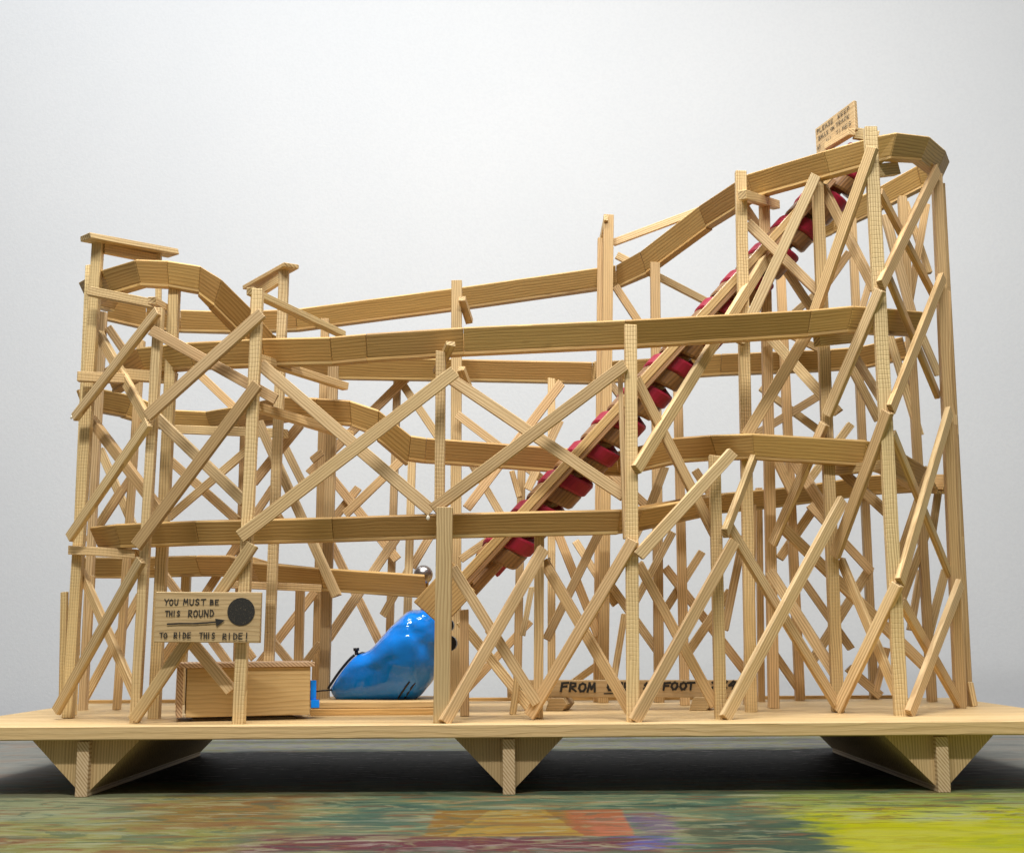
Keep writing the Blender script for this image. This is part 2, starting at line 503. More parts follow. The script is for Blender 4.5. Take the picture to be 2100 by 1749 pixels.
# ------------------------------------------------------------------ hand lettering: one stroke list per letter in a unit box
GL = {
 'A': [[(0, 0), (.5, 1), (1, 0)], [(.2, .38), (.8, .4)]], 'B': [[(.05, 0), (.1, 1), (.7, .92), (.75, .65), (.15, .52), (.85, .42), (.85, .1), (.05, 0)]],
 'C': [[(.9, .85), (.5, 1), (.1, .7), (.08, .3), (.45, 0), (.92, .12)]], 'D': [[(.1, 0), (.1, 1), (.6, .9), (.92, .5), (.65, .1), (.1, 0)]],
 'E': [[(.9, 1), (.1, .97), (.1, 0), (.9, .03)], [(.1, .5), (.75, .52)]], 'F': [[(.95, 1), (.12, .94), (.05, 0)], [(.1, .52), (.75, .56)]],
 'H': [[(.1, 1), (.1, 0)], [(.9, 1), (.9, 0)], [(.1, .5), (.9, .52)]], 'I': [[(.5, 1), (.5, 0)]],
 'K': [[(.1, 1), (.1, 0)], [(.9, 1), (.15, .45), (.95, 0)]], 'L': [[(.1, 1), (.1, 0), (.9, .04)]],
 'M': [[(0, 0), (.15, 1), (.5, .3), (.85, 1), (1, 0)]], 'N': [[(.05, 0), (.1, 1), (.88, .02), (.92, 1)]],
 'O': [[(.5, 1), (.12, .8), (.05, .4), (.3, .03), (.7, .05), (.95, .45), (.85, .85), (.5, 1)]], 'P': [[(.1, 0), (.1, 1), (.8, .93), (.85, .6), (.1, .45)]],
 'R': [[(.08, 0), (.12, 1), (.75, .95), (.8, .62), (.15, .48), (.92, 0)]], 'S': [[(.88, .88), (.5, 1), (.15, .8), (.3, .55), (.75, .42), (.88, .2), (.5, 0), (.08, .12)]],
 'T': [[(.5, .98), (.48, 0)], [(0, .95), (1, 1)]], 'U': [[(.08, 1), (.1, .25), (.4, 0), (.8, .15), (.92, 1)]],
 'X': [[(.05, 1), (.95, 0)], [(.95, 1), (.05, 0)]], 'Y': [[(0, 1), (.48, .5), (1, 1)], [(.48, .5), (.4, 0)]],
 '2': [[(.08, .8), (.45, 1), (.85, .8), (.7, .45), (.05, 0), (.95, .05)]], '4': [[(.6, 1), (.05, .38), (.95, .42)], [(.85, .9), (.6, -.15)]],
 '8': [[(.5, .52), (.15, .75), (.45, 1), (.8, .8), (.5, .52), (.1, .25), (.45, 0), (.88, .22), (.5, .52)]], '!': [[(.55, 1), (.45, .3)], [(.44, .06), (.42, .0)]],
}


class Ink:
    """flat pen strokes laid on a board; u to the right, v down, both in metres from the board's top-left corner"""
    def __init__(self, lift=0.00012):
        self.bm = bmesh.new(); self.k = 0; self.lift = lift

    def stroke(self, pts, w):
        for (a, b) in zip(pts, pts[1:]):
            a, b = Vector((a[0], a[1])), Vector((b[0], b[1]))
            d = b - a
            if d.length < 1e-7:
                continue
            d = d.normalized()
            a2, b2 = a - d * w * .45, b + d * w * .45
            s = Vector((-d.y, d.x)) * w / 2
            z = self.lift + self.k * 0.000004
            self.k += 1
            q = [a2 - s, b2 - s * random.uniform(.8, 1.05), b2 + s * random.uniform(.8, 1.05), a2 + s]
            self.bm.faces.new([self.bm.verts.new((p.x, -z, -p.y)) for p in q])

    def word(self, txt, x0, x1, y0, y1, w, slant=0.0, dy=0.0):
        n = len(txt)
        adv = (x1 - x0) / (n - .22)
        for i, ch in enumerate(txt):
            cx = x0 + i * adv; cw = adv * (.78 if ch not in 'I!' else .5)
            jx, jy = random.uniform(-.04, .04) * adv, random.uniform(-.05, .05) * (y1 - y0)
            for pl in GL[ch]:
                self.stroke([(cx + jx + p[0] * cw + slant * (p[1]) * (y1 - y0), y1 + jy + dy * i / max(1, n - 1) - p[1] * (y1 - y0)) for p in pl], w)

    def poly(self, pts):
        z = self.lift + self.k * 0.000004; self.k += 1
        self.bm.faces.new([self.bm.verts.new((p[0], -z, -p[1])) for p in pts])

    def done(self, name, M, parent, mat=None):
        bm = self.bm
        me = bpy.data.meshes.new(name); bm.to_mesh(me); bm.free()
        me.materials.append(mat or M_INK)
        o = link(bpy.data.objects.new(name, me))
        o.matrix_world = M
        o.parent = parent
        o.matrix_parent_inverse = parent.matrix_basis.inverted()
        return o


# ------------------------------------------------------------------ setting: table and wall
ZT = -0.0495
bm = box_bm(3.2, 1.5, 0.03, 0.002)
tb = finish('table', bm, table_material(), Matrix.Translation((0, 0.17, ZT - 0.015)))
tb['kind'] = 'structure'
tb.data.transform(Matrix.Translation((0, 0.17, 0)))
tb.matrix_world = Matrix.Translation((0, 0, ZT - 0.015))
bm = box_bm(5.0, 0.05, 3.2, 0)
wl = finish('wall', bm, wall_material(), Matrix.Translation((0, 1.0, 0.9)))
wl['kind'] = 'structure'

# ------------------------------------------------------------------ the marble run
run = thing('marble_run', 'tall handmade wooden marble roller coaster of criss-cross sticks on a long pine board', 'marble run')
BT = 0.0098
bm = box_bm(0.842, 0.335, BT, 0.0008)
base = finish('base_board', bm, M_BASE, Matrix.Translation((-0.011, -0.008 + 0.1675, -BT / 2)), run, tone=0.25)
bm = box_bm(0.795, 0.008, 0.0030, 0.0003)
finish('back_strip', bm, M_RAIL, Matrix.Translation((-0.035, 0.322, 0.00150)), run)

# three V-shaped feet under the board
HF = -BT - 0.0002 - ZT
for fx, half in ((-0.3190, 0.0395), (-0.0145, 0.0395), (0.2930, 0.0395)):
    z0, y0, y1 = -BT - 0.0001, 0.004, 0.318
    bm = bmesh.new()
    tri = [(-half, 0), (half, 0), (0.004, -HF + 0.0035), (-0.004, -HF + 0.0035)]
    A = [bm.verts.new((x, 0, z)) for x, z in tri]; Bv = [bm.verts.new((x, y1 - y0, z)) for x, z in tri]
    bm.faces.new(A); bm.faces.new(Bv[::-1])
    for i in range(4):
        bm.faces.new((A[i], A[(i + 1) % 4], Bv[(i + 1) % 4], Bv[i]))
    foot = finish('foot', bm, M_FOOT, Matrix.Translation((fx, y0, z0)), run, grain_rot=True)
    bm = box_bm(0.0088, 0.316, HF - 0.0008, 0.0004)
    finish('foot_beam', bm, M_ENDS, Matrix.Translation((fx, -0.002 + 0.158, z0 - HF / 2 - 0.0006)), foot, grain_rot=True)

POSTS = [
((-0.3562,0.0850,0.3916),(-0.3618,0.0850,0.0000),0.0083,0.0072,1),
((-0.3723,0.1150,0.3767),(-0.3699,0.1150,0.0000),0.0069,0.0072,1),
((-0.3887,0.2000,0.3580),(-0.3902,0.2000,0.0000),0.0066,0.0072,1),
((-0.3748,0.1000,0.0987),(-0.3719,0.1000,0.0114),0.0051,0.0050,1),
((-0.3734,0.1600,0.1149),(-0.3744,0.1600,0.0490),0.0042,0.0040,1),
((-0.3742,0.1300,0.0978),(-0.3729,0.1300,0.0474),0.0036,0.0040,1),
((-0.3174,0.1250,0.3900),(-0.3156,0.1250,0.3443),0.0046,0.0050,1),
((-0.2851,0.0260,0.3142),(-0.2909,0.0260,0.0000),0.0070,0.0072,1),
((-0.2879,0.0750,0.3444),(-0.2911,0.0750,0.0000),0.0086,0.0072,1),
((-0.3524,0.2000,0.3301),(-0.3605,0.2000,0.0000),0.0061,0.0072,1),
((-0.3246,0.2800,0.1341),(-0.3263,0.2800,0.0000),0.0083,0.0072,1),
((-0.2046,0.0080,0.3241),(-0.2099,0.0080,0.0000),0.0084,0.0072,1),
((-0.2385,0.1500,0.3613),(-0.2404,0.1500,0.3172),0.0051,0.0050,1),
((-0.2029,0.1000,0.3692),(-0.2083,0.1000,0.0000),0.0080,0.0072,1),
((-0.2717,0.2700,0.2569),(-0.2723,0.2700,0.0000),0.0055,0.0072,1),
((-0.2017,0.2000,0.1091),(-0.2021,0.2000,0.0000),0.0077,0.0072,1),
((-0.1952,0.2700,0.3670),(-0.1974,0.2700,0.0000),0.0079,0.0072,1),
((-0.1710,0.1700,0.3066),(-0.1743,0.1700,0.0000),0.0089,0.0072,1),
((-0.1264,0.2900,0.3113),(-0.1330,0.2900,0.0000),0.0070,0.0072,1),
((-0.1051,0.2200,0.2270),(-0.1102,0.2200,0.0000),0.0070,0.0072,1),
((-0.0664,0.2620,0.4017),(-0.0675,0.2620,0.0000),0.0101,0.0072,1),
((-0.0654,0.0220,0.2770),(-0.0661,0.0220,0.1544),0.0074,0.0072,1),
((-0.0610,0.0060,0.1557),(-0.0628,0.0060,0.0000),0.0118,0.0090,0),
((-0.0503,0.0800,0.0821),(-0.0500,0.0800,0.0000),0.0069,0.0072,0),
((-0.0048,0.2800,0.2253),(-0.0111,0.2800,0.0000),0.0079,0.0072,1),
((-0.0085,0.1000,0.0302),(-0.0130,0.1000,0.0000),0.0054,0.0072,1),
((0.0251,0.2950,0.3109),(0.0215,0.2950,0.0000),0.0071,0.0072,1),
((0.0092,0.0450,0.1403),(0.0071,0.0450,0.0000),0.0074,0.0072,0),
((0.0826,0.2680,0.4688),(0.0687,0.2680,0.0000),0.0098,0.0072,1),
((0.0751,0.2850,0.4504),(0.0629,0.2850,0.0000),0.0052,0.0072,1),
((0.0796,0.0080,0.2929),(0.0750,0.0080,0.0000),0.0094,0.0072,1),
((0.0712,0.0120,0.2621),(0.0728,0.0120,0.1317),0.0037,0.0050,0),
((0.1271,0.2700,0.4203),(0.1206,0.2700,0.0000),0.0093,0.0072,1),
((0.1400,0.2200,0.3185),(0.1383,0.2200,0.0000),0.0080,0.0072,1),
((0.1432,0.0300,0.1957),(0.1415,0.0300,0.0000),0.0084,0.0072,1),
((0.1866,0.1150,0.4545),(0.1788,0.1150,0.0000),0.0093,0.0072,1),
((0.2158,0.1650,0.4514),(0.2063,0.1650,0.0000),0.0089,0.0072,1),
((0.2536,0.2900,0.4250),(0.2547,0.2900,0.0000),0.0085,0.0072,1),
((0.2496,0.1050,0.4426),(0.2457,0.1050,0.0000),0.0092,0.0072,1),
((0.3322,0.3100,0.4763),(0.3296,0.3100,0.0000),0.0077,0.0072,1),
((0.2825,0.0550,0.4682),(0.2814,0.0550,0.0000),0.0100,0.0072,1),
((0.3657,0.2500,0.4778),(0.3658,0.2500,0.0000),0.0082,0.0072,1),
((0.3665,0.1500,0.4625),(0.3576,0.1500,0.0000),0.0084,0.0072,1),
((0.3836,0.1900,0.4689),(0.3788,0.1900,0.0000),0.0056,0.0072,1),
((0.3765,0.1750,0.2503),(0.3688,0.1750,0.0000),0.0042,0.0072,0),
((0.2050,0.2300,0.1785),(0.1962,0.2300,0.0000),0.0088,0.0072,1),
((0.2201,0.2700,0.1987),(0.2148,0.2700,0.0000),0.0059,0.0072,0),
((-0.3919,0.2100,0.2392),(-0.3939,0.2100,0.1590),0.0053,0.0050,0),
((0.0967,0.2800,0.1449),(0.0962,0.2800,0.0000),0.0055,0.0072,0),
((0.3497,0.2900,0.2572),(0.3465,0.2900,0.0000),0.0056,0.0072,0)]
BRACES = [
((0.1151,0.2700,0.1786),(0.0824,0.2700,0.1168),0.0074,0.0046,0),
((0.1667,0.2850,0.1401),(0.1241,0.2850,0.0759),0.0074,0.0046,0),
((0.0459,0.2850,0.1503),(0.0829,0.2850,0.0899),0.0070,0.0046,0),
((-0.0383,0.2850,0.0679),(-0.0041,0.2850,0.0201),0.0069,0.0046,0),
((-0.0593,0.2900,0.2367),(-0.0240,0.2900,0.1746),0.0071,0.0046,0),
((0.0769,0.2850,0.3118),(0.1045,0.2850,0.2729),0.0071,0.0046,0),
((0.1364,0.2600,0.1569),(0.0984,0.2600,0.0892),0.0068,0.0046,0),
((0.2585,0.2850,0.1163),(0.3035,0.2850,0.0475),0.0074,0.0046,0),
((0.3142,0.2850,0.2614),(0.2619,0.2850,0.1954),0.0075,0.0046,0),
((-0.2995,0.2700,0.0990),(-0.2566,0.2700,0.0423),0.0069,0.0046,0),
((-0.1627,0.2850,0.2035),(-0.2064,0.2850,0.1475),0.0075,0.0046,0),
((-0.2442,0.2800,0.2036),(-0.2802,0.2800,0.1477),0.0070,0.0046,0),
((-0.3741,0.2300,0.1988),(-0.4034,0.2300,0.1496),0.0063,0.0046,0),
((0.3685,0.2500,0.3636),(0.3902,0.2500,0.3017),0.0065,0.0046,0),
((0.3725,0.2500,0.1588),(0.3362,0.2500,0.0741),0.0067,0.0046,0),
((-0.2832,0.0160,0.3100),(-0.3632,0.0700,0.2365),0.0077,0.0046,0),
((-0.2881,0.0180,0.2951),(-0.1904,0.0200,0.2404),0.0082,0.0046,0),
((-0.3571,0.1000,0.3124),(-0.2952,0.0450,0.2281),0.0087,0.0046,0),
((-0.1994,0.0000,0.3031),(-0.2872,0.0140,0.2277),0.0089,0.0046,0),
((-0.2010,0.0000,0.2490),(-0.2919,0.0140,0.1292),0.0088,0.0046,0),
((-0.2856,0.0120,0.2225),(-0.3626,0.0700,0.1398),0.0083,0.0046,0),
((-0.2923,0.0500,0.2340),(-0.2162,0.0350,0.1640),0.0083,0.0046,0),
((-0.3602,0.1000,0.2404),(-0.2840,0.0500,0.1573),0.0086,0.0046,0),
((-0.4030,0.2500,0.2384),(-0.3690,0.2500,0.1667),0.0073,0.0046,0),
((-0.3621,0.2300,0.2142),(-0.3920,0.2300,0.1660),0.0067,0.0046,0),
((-0.2875,0.0140,0.1193),(-0.3660,0.0700,0.0062),0.0081,0.0046,0),
((-0.3608,0.0950,0.1157),(-0.2940,0.0400,0.0158),0.0076,0.0046,0),
((-0.3589,0.2500,0.1011),(-0.4077,0.2500,0.0041),0.0072,0.0046,0),
((-0.2011,0.0000,0.1293),(-0.2890,0.0160,0.0029),0.0086,0.0046,0),
((-0.2739,0.0220,0.0860),(-0.2183,0.0200,0.0230),0.0087,0.0046,0),
((-0.3183,0.1600,0.1237),(-0.2485,0.1600,0.0327),0.0067,0.0046,0),
((-0.2644,0.2500,0.2349),(-0.3358,0.2500,0.1724),0.0078,0.0046,0),
((-0.3408,0.2600,0.2300),(-0.2731,0.2600,0.1705),0.0083,0.0046,0),
((-0.3282,0.2700,0.3245),(-0.2784,0.2700,0.2774),0.0075,0.0046,0),
((-0.3835,0.2000,0.3432),(-0.3644,0.2000,0.3165),0.0072,0.0046,0),
((-0.2034,0.0200,0.2679),(-0.0718,0.0240,0.1547),0.0097,0.0046,0),
((-0.0532,0.0000,0.2566),(-0.2112,0.0000,0.1344),0.0094,0.0046,0),
((-0.2299,0.1400,0.2440),(-0.1571,0.1200,0.0943),0.0074,0.0046,0),
((-0.2358,0.2800,0.2472),(-0.2122,0.2800,0.2005),0.0075,0.0046,0),
((-0.2029,0.1900,0.2500),(-0.2436,0.1900,0.1975),0.0079,0.0046,0),
((-0.1168,0.2800,0.3101),(-0.2102,0.2800,0.2165),0.0085,0.0046,0),
((-0.2020,0.2500,0.2256),(-0.1920,0.2500,0.2339),0.0064,0.0046,0),
((-0.1234,0.2850,0.3088),(-0.0813,0.2850,0.2457),0.0081,0.0046,0),
((-0.0652,0.2500,0.2682),(0.0212,0.2500,0.2007),0.0078,0.0046,0),
((0.0328,0.2150,0.2908),(-0.0548,0.2150,0.1754),0.0085,0.0046,0),
((0.0313,0.2400,0.2601),(0.0006,0.2400,0.1956),0.0077,0.0046,0),
((-0.0138,0.2400,0.2126),(-0.0071,0.2400,0.1880),0.0050,0.0046,0),
((-0.0569,0.0260,0.2563),(0.0727,0.0200,0.1649),0.0089,0.0046,0),
((0.0745,0.0020,0.2614),(-0.0705,0.0120,0.1546),0.0088,0.0046,0),
((-0.1865,0.2800,0.2112),(-0.1239,0.2800,0.1340),0.0084,0.0046,0),
((-0.1092,0.2400,0.2308),(-0.1685,0.2400,0.1734),0.0077,0.0046,0),
((-0.1188,0.2200,0.1498),(-0.1797,0.2200,0.0599),0.0084,0.0046,0),
((-0.0801,0.2500,0.1713),(-0.1072,0.2500,0.1253),0.0077,0.0046,0),
((-0.1832,0.2500,0.1480),(-0.1327,0.2500,0.0493),0.0077,0.0046,0),
((-0.1122,0.2700,0.1237),(-0.1362,0.2700,0.0811),0.0073,0.0046,0),
((-0.2698,0.2600,0.1517),(-0.3421,0.2600,0.0368),0.0073,0.0046,0),
((-0.1986,0.2600,0.1034),(-0.2497,0.2600,0.0367),0.0077,0.0046,0),
((-0.2310,0.2200,0.0602),(-0.2098,0.2200,0.0351),0.0070,0.0046,0),
((-0.1899,0.2400,0.0564),(-0.2064,0.2400,0.0338),0.0062,0.0046,0),
((-0.0564,0.0260,0.1125),(0.0064,0.0300,0.0116),0.0080,0.0046,0),
((0.0119,0.0300,0.1262),(-0.0607,0.0000,0.0006),0.0086,0.0046,0),
((0.0128,0.0500,0.1174),(0.0744,0.0200,0.0065),0.0081,0.0046,0),
((0.0776,0.0000,0.1297),(0.0005,0.0340,0.0026),0.0086,0.0046,0),
((0.0834,0.0300,0.1147),(0.1384,0.0340,0.0089),0.0073,0.0046,0),
((0.1545,0.0200,0.1299),(0.0754,0.0000,0.0006),0.0086,0.0046,0),
((0.1530,0.0440,0.1459),(0.2424,0.0950,0.0069),0.0080,0.0046,0),
((0.2528,0.0850,0.1671),(0.1429,0.0200,0.0006),0.0093,0.0046,0),
((0.1551,0.0180,0.1965),(0.0805,0.0000,0.1183),0.0087,0.0046,0),
((0.2814,0.0460,0.4479),(0.2399,0.0950,0.3238),0.0096,0.0046,0),
((0.2370,0.0950,0.3130),(0.1801,0.1000,0.2211),0.0096,0.0046,0),
((0.1859,0.1000,0.2041),(0.1478,0.0200,0.1361),0.0076,0.0046,0),
((0.3639,0.1400,0.4646),(0.2815,0.0460,0.3329),0.0098,0.0046,0),
((0.2813,0.0460,0.3302),(0.2460,0.0950,0.2375),0.0094,0.0046,0),
((0.3626,0.1400,0.3665),(0.2837,0.0460,0.2333),0.0096,0.0046,0),
((0.2817,0.0460,0.2321),(0.2468,0.0950,0.1230),0.0096,0.0046,0),
((0.3611,0.1400,0.2482),(0.2833,0.0460,0.0997),0.0098,0.0046,0),
((0.3609,0.1400,0.1022),(0.2847,0.0460,0.0010),0.0097,0.0046,0),
((0.2818,0.0460,0.0990),(0.2429,0.0950,0.0020),0.0091,0.0046,0),
((0.2439,0.0960,0.2312),(0.2078,0.1500,0.1370),0.0085,0.0046,0),
((0.2564,0.1150,0.4405),(0.2831,0.0700,0.3372),0.0081,0.0046,0),
((0.1926,0.1250,0.4118),(0.2538,0.1150,0.3411),0.0083,0.0046,0),
((0.2001,0.1800,0.4463),(0.2641,0.2000,0.3502),0.0076,0.0046,0),
((0.2462,0.0950,0.4428),(0.1782,0.1050,0.3010),0.0090,0.0046,0),
((0.2218,0.1500,0.4024),(0.0805,-0.0005,0.1818),0.0095,0.0046,0),
((0.0837,0.0180,0.2534),(0.1452,0.0400,0.1322),0.0074,0.0046,0),
((0.2092,0.1500,0.3208),(0.2618,0.1200,0.2438),0.0088,0.0046,0),
((0.2527,0.2900,0.3558),(0.2985,0.2900,0.3318),0.0067,0.0046,0),
((0.2313,0.3000,0.3012),(0.2924,0.3000,0.2535),0.0072,0.0046,0),
((0.2920,0.2900,0.2943),(0.2229,0.2900,0.2530),0.0076,0.0046,0),
((0.2919,0.0700,0.4194),(0.3599,0.1600,0.3571),0.0075,0.0046,0),
((0.2937,0.0700,0.3502),(0.3585,0.1600,0.2651),0.0070,0.0046,0),
((0.2781,0.1200,0.2913),(0.2905,0.0800,0.2413),0.0068,0.0046,0),
((0.2989,0.2200,0.3078),(0.3230,0.2200,0.2541),0.0076,0.0046,0),
((0.3464,0.2500,0.3399),(0.3690,0.2500,0.2449),0.0069,0.0046,0),
((0.3424,0.2300,0.4540),(0.3618,0.2300,0.3575),0.0083,0.0046,0),
((0.3921,0.2600,0.4736),(0.3674,0.2600,0.3657),0.0066,0.0046,0),
((0.3750,0.2700,0.4798),(0.3940,0.2700,0.4067),0.0057,0.0046,0),
((0.2911,0.0700,0.2186),(0.3557,0.1500,0.1100),0.0068,0.0046,0),
((0.2611,0.1200,0.1956),(0.2910,0.0800,0.1519),0.0079,0.0046,0),
((0.2201,0.1600,0.2285),(0.2531,0.1300,0.1568),0.0091,0.0046,0),
((0.2271,0.2200,0.2206),(0.2421,0.2200,0.1874),0.0089,0.0046,0),
((0.2176,0.1650,0.1544),(0.3480,0.2000,0.0313),0.0093,0.0046,0),
((0.2906,0.0700,0.0859),(0.3571,0.1500,0.0038),0.0094,0.0046,0),
((0.2674,0.2700,0.1821),(0.3225,0.2700,0.1188),0.0078,0.0046,0),
((0.2847,0.3000,0.1907),(0.2426,0.3000,0.1330),0.0085,0.0046,0),
((0.3235,0.2800,0.1220),(0.2663,0.2800,0.0379),0.0083,0.0046,0),
((0.2554,0.1100,0.1207),(0.2819,0.0650,0.0159),0.0073,0.0046,0),
((0.2203,0.2900,0.0617),(0.2557,0.2900,0.0080),0.0074,0.0046,0),
((0.2052,0.1500,0.1136),(0.2491,0.1200,0.0288),0.0085,0.0046,0),
((0.1304,0.2800,0.1248),(0.2043,0.2800,0.0249),0.0083,0.0046,0),
((0.1879,0.2600,0.1012),(0.1441,0.2600,0.0413),0.0081,0.0046,0),
((0.1922,0.2000,0.1481),(0.1725,0.2000,0.0652),0.0069,0.0046,0),
((0.0729,0.2800,0.1160),(0.1206,0.2800,0.0478),0.0078,0.0046,0),
((0.0889,0.2500,0.0810),(0.0774,0.2500,0.0200),0.0058,0.0046,0),
((0.0707,0.2900,0.0381),(0.0414,0.2900,0.0174),0.0064,0.0046,0),
((0.0271,0.2700,0.1617),(0.0650,0.2700,0.0617),0.0082,0.0046,0),
((0.0682,0.2400,0.1589),(0.0163,0.2400,0.0577),0.0080,0.0046,0),
((-0.0544,0.1000,0.0736),(0.0010,0.1100,0.0041),0.0078,0.0046,0),
((0.0019,0.2800,0.0753),(-0.0594,0.2800,0.0108),0.0073,0.0046,0),
((-0.0619,0.2500,0.1318),(-0.0338,0.2500,0.1514),0.0072,0.0046,0),
((-0.0445,0.2700,0.1600),(-0.0229,0.2700,0.1418),0.0065,0.0046,0),
((0.0039,0.2400,0.1058),(-0.0050,0.2400,0.0622),0.0053,0.0046,0),
((0.1237,0.2000,0.2098),(0.1056,0.2000,0.1644),0.0079,0.0046,0),
((0.1556,0.2400,0.2126),(0.1741,0.2400,0.1829),0.0072,0.0046,0),
((0.0755,0.2200,0.2084),(0.1155,0.2200,0.1706),0.0075,0.0046,0),
((0.0891,0.2850,0.4012),(0.1119,0.2850,0.3643),0.0072,0.0046,0),
((0.0918,0.3000,0.4378),(0.1822,0.3000,0.3884),0.0073,0.0046,0),
((0.0864,0.2750,0.4426),(0.1695,0.2550,0.4679),0.0067,0.0046,0),
((0.2568,0.2500,0.3642),(0.2780,0.2500,0.3822),0.0065,0.0046,0),
((0.3038,0.2200,0.4138),(0.2784,0.2200,0.3792),0.0073,0.0046,0),
((0.3425,0.2900,0.4075),(0.3306,0.2900,0.3728),0.0063,0.0046,0),
((0.3667,0.2200,0.2105),(0.3405,0.2400,0.1300),0.0067,0.0046,0),
((0.3875,0.2600,0.1971),(0.3773,0.2600,0.1496),0.0064,0.0046,0),
((0.3716,0.2800,0.1198),(0.3588,0.2800,0.0644),0.0064,0.0046,0),
((0.3886,0.2600,0.1196),(0.3692,0.2600,0.0597),0.0072,0.0046,0),
((0.3032,0.3000,0.0300),(0.3331,0.3000,0.0031),0.0083,0.0046,0),
((0.3416,0.3000,0.0481),(0.3287,0.3000,0.0072),0.0060,0.0046,0),
((0.3739,0.1700,0.0205),(0.3766,0.1700,0.0006),0.0041,0.0046,0),
((0.3766,0.1700,0.4584),(0.3751,0.1700,0.3642),0.0039,0.0046,0),
((0.3767,0.1700,0.3615),(0.3709,0.1700,0.2556),0.0039,0.0046,0),
((0.3728,0.1700,0.2591),(0.3758,0.1700,0.2317),0.0038,0.0046,0),
((0.3730,0.1650,0.2409),(0.3670,0.1650,0.1070),0.0042,0.0046,0),
((0.3774,0.1800,0.1443),(0.3763,0.1800,0.0006),0.0042,0.0046,0)]
BARS = [
((-0.3550,0.0660,0.3401),(-0.2999,0.0660,0.3285),0.0071,0.0070,0),
((-0.2923,0.0300,0.3224),(-0.3007,0.1300,0.3360),0.0056,0.0070,0),
((-0.3621,0.0700,0.2701),(-0.3232,0.0700,0.2681),0.0079,0.0070,0),
((-0.3339,0.0900,0.2760),(-0.2878,0.0900,0.2723),0.0096,0.0070,0),
((-0.3351,0.2350,0.2541),(-0.2081,0.1500,0.2353),0.0075,0.0070,0),
((-0.3649,0.0800,0.1312),(-0.3047,0.0600,0.1264),0.0069,0.0070,0),
((-0.2069,0.0200,0.2729),(-0.1543,0.1300,0.2721),0.0063,0.0070,0),
((-0.2097,0.0200,0.2360),(-0.1477,0.1200,0.2283),0.0066,0.0070,0),
((-0.2132,0.0180,0.3258),(-0.1615,0.1600,0.3250),0.0057,0.0070,0),
((0.1844,0.1000,0.4285),(0.2315,0.1900,0.4504),0.0078,0.0070,0),
((0.2901,0.0800,0.4405),(0.3153,0.1000,0.4499),0.0107,0.0070,0),
((0.2579,0.1200,0.1952),(0.2832,0.0700,0.1928),0.0079,0.0070,0),
((-0.2471,0.1200,0.1049),(-0.1696,0.1200,0.1012),0.0060,0.0070,0),
((0.2362,0.0750,0.2963),(0.2815,0.1200,0.3095),0.0105,0.0070,0),
((-0.0569,0.0120,0.2815),(-0.0699,0.0500,0.2676),0.0045,0.0070,0),
((-0.0619,0.2500,0.3129),(-0.0559,0.2700,0.2979),0.0061,0.0070,0),
((-0.0610,0.2500,0.3813),(-0.0549,0.2800,0.3657),0.0057,0.0070,0),
((0.0717,0.2900,0.3266),(0.0689,0.3000,0.3042),0.0053,0.0070,0),
((-0.1950,0.0500,0.1555),(-0.1854,0.0700,0.1361),0.0046,0.0070,0),
((0.2756,0.1680,0.4977),(0.2866,0.1250,0.4938),0.0061,0.0070,0),
((0.2955,0.1500,0.5026),(0.3162,0.1500,0.4987),0.0105,0.0040,0),
((-0.3622,0.0700,0.3877),(-0.3071,0.1350,0.3930),0.0046,0.0160,0),
((-0.3520,0.0860,0.3826),(-0.3184,0.1250,0.3848),0.0083,0.0040,0),
((-0.2463,0.1650,0.3691),(-0.1953,0.0900,0.3674),0.0038,0.0140,0),
((-0.2364,0.1500,0.3599),(-0.2064,0.1000,0.3586),0.0084,0.0040,0),
((0.0797,0.2620,0.4648),(0.0769,0.3000,0.4516),0.0068,0.0040,0)]
for a, b, w, t, s in POSTS:
    stick('post', a, b, w, t, M_SAWN if s and b[1] < 0.14 else M_STICK, run, 0.0003, upright=True)
for a, b, w, t, s in BRACES:
    short = (Vector(a) - Vector(b)).length < 0.062
    stick('strut' if short else 'brace', a, b, w, t, M_STICK, run)
glue = random.Random(3)
for a, b, w, t, s in BRACES:
    if max(a[1], b[1]) < 0.10 and glue.random() < 0.55:
        e = Vector(a if glue.random() < .5 else b)
        if e.z < 0.01:
            continue
        bm = bmesh.new()
        bmesh.ops.create_uvsphere(bm, u_segments=10, v_segments=7, radius=1.0)
        r = glue.uniform(.0007, .0014)
        for v in bm.verts:
            v.co = Vector((v.co.x * r * glue.uniform(.8, 1.2), v.co.y * r * .7, v.co.z * r * 1.5))
        finish('glue_drop', bm, M_GLUE, Matrix.Translation(e + Vector((glue.uniform(-.004, .004), t * .5, glue.uniform(-.006, .002)))), run, smooth=True)
for a, b, w, t, s in BARS:
    stick('cross_bar', a, b, w, t, M_SAWN, run)

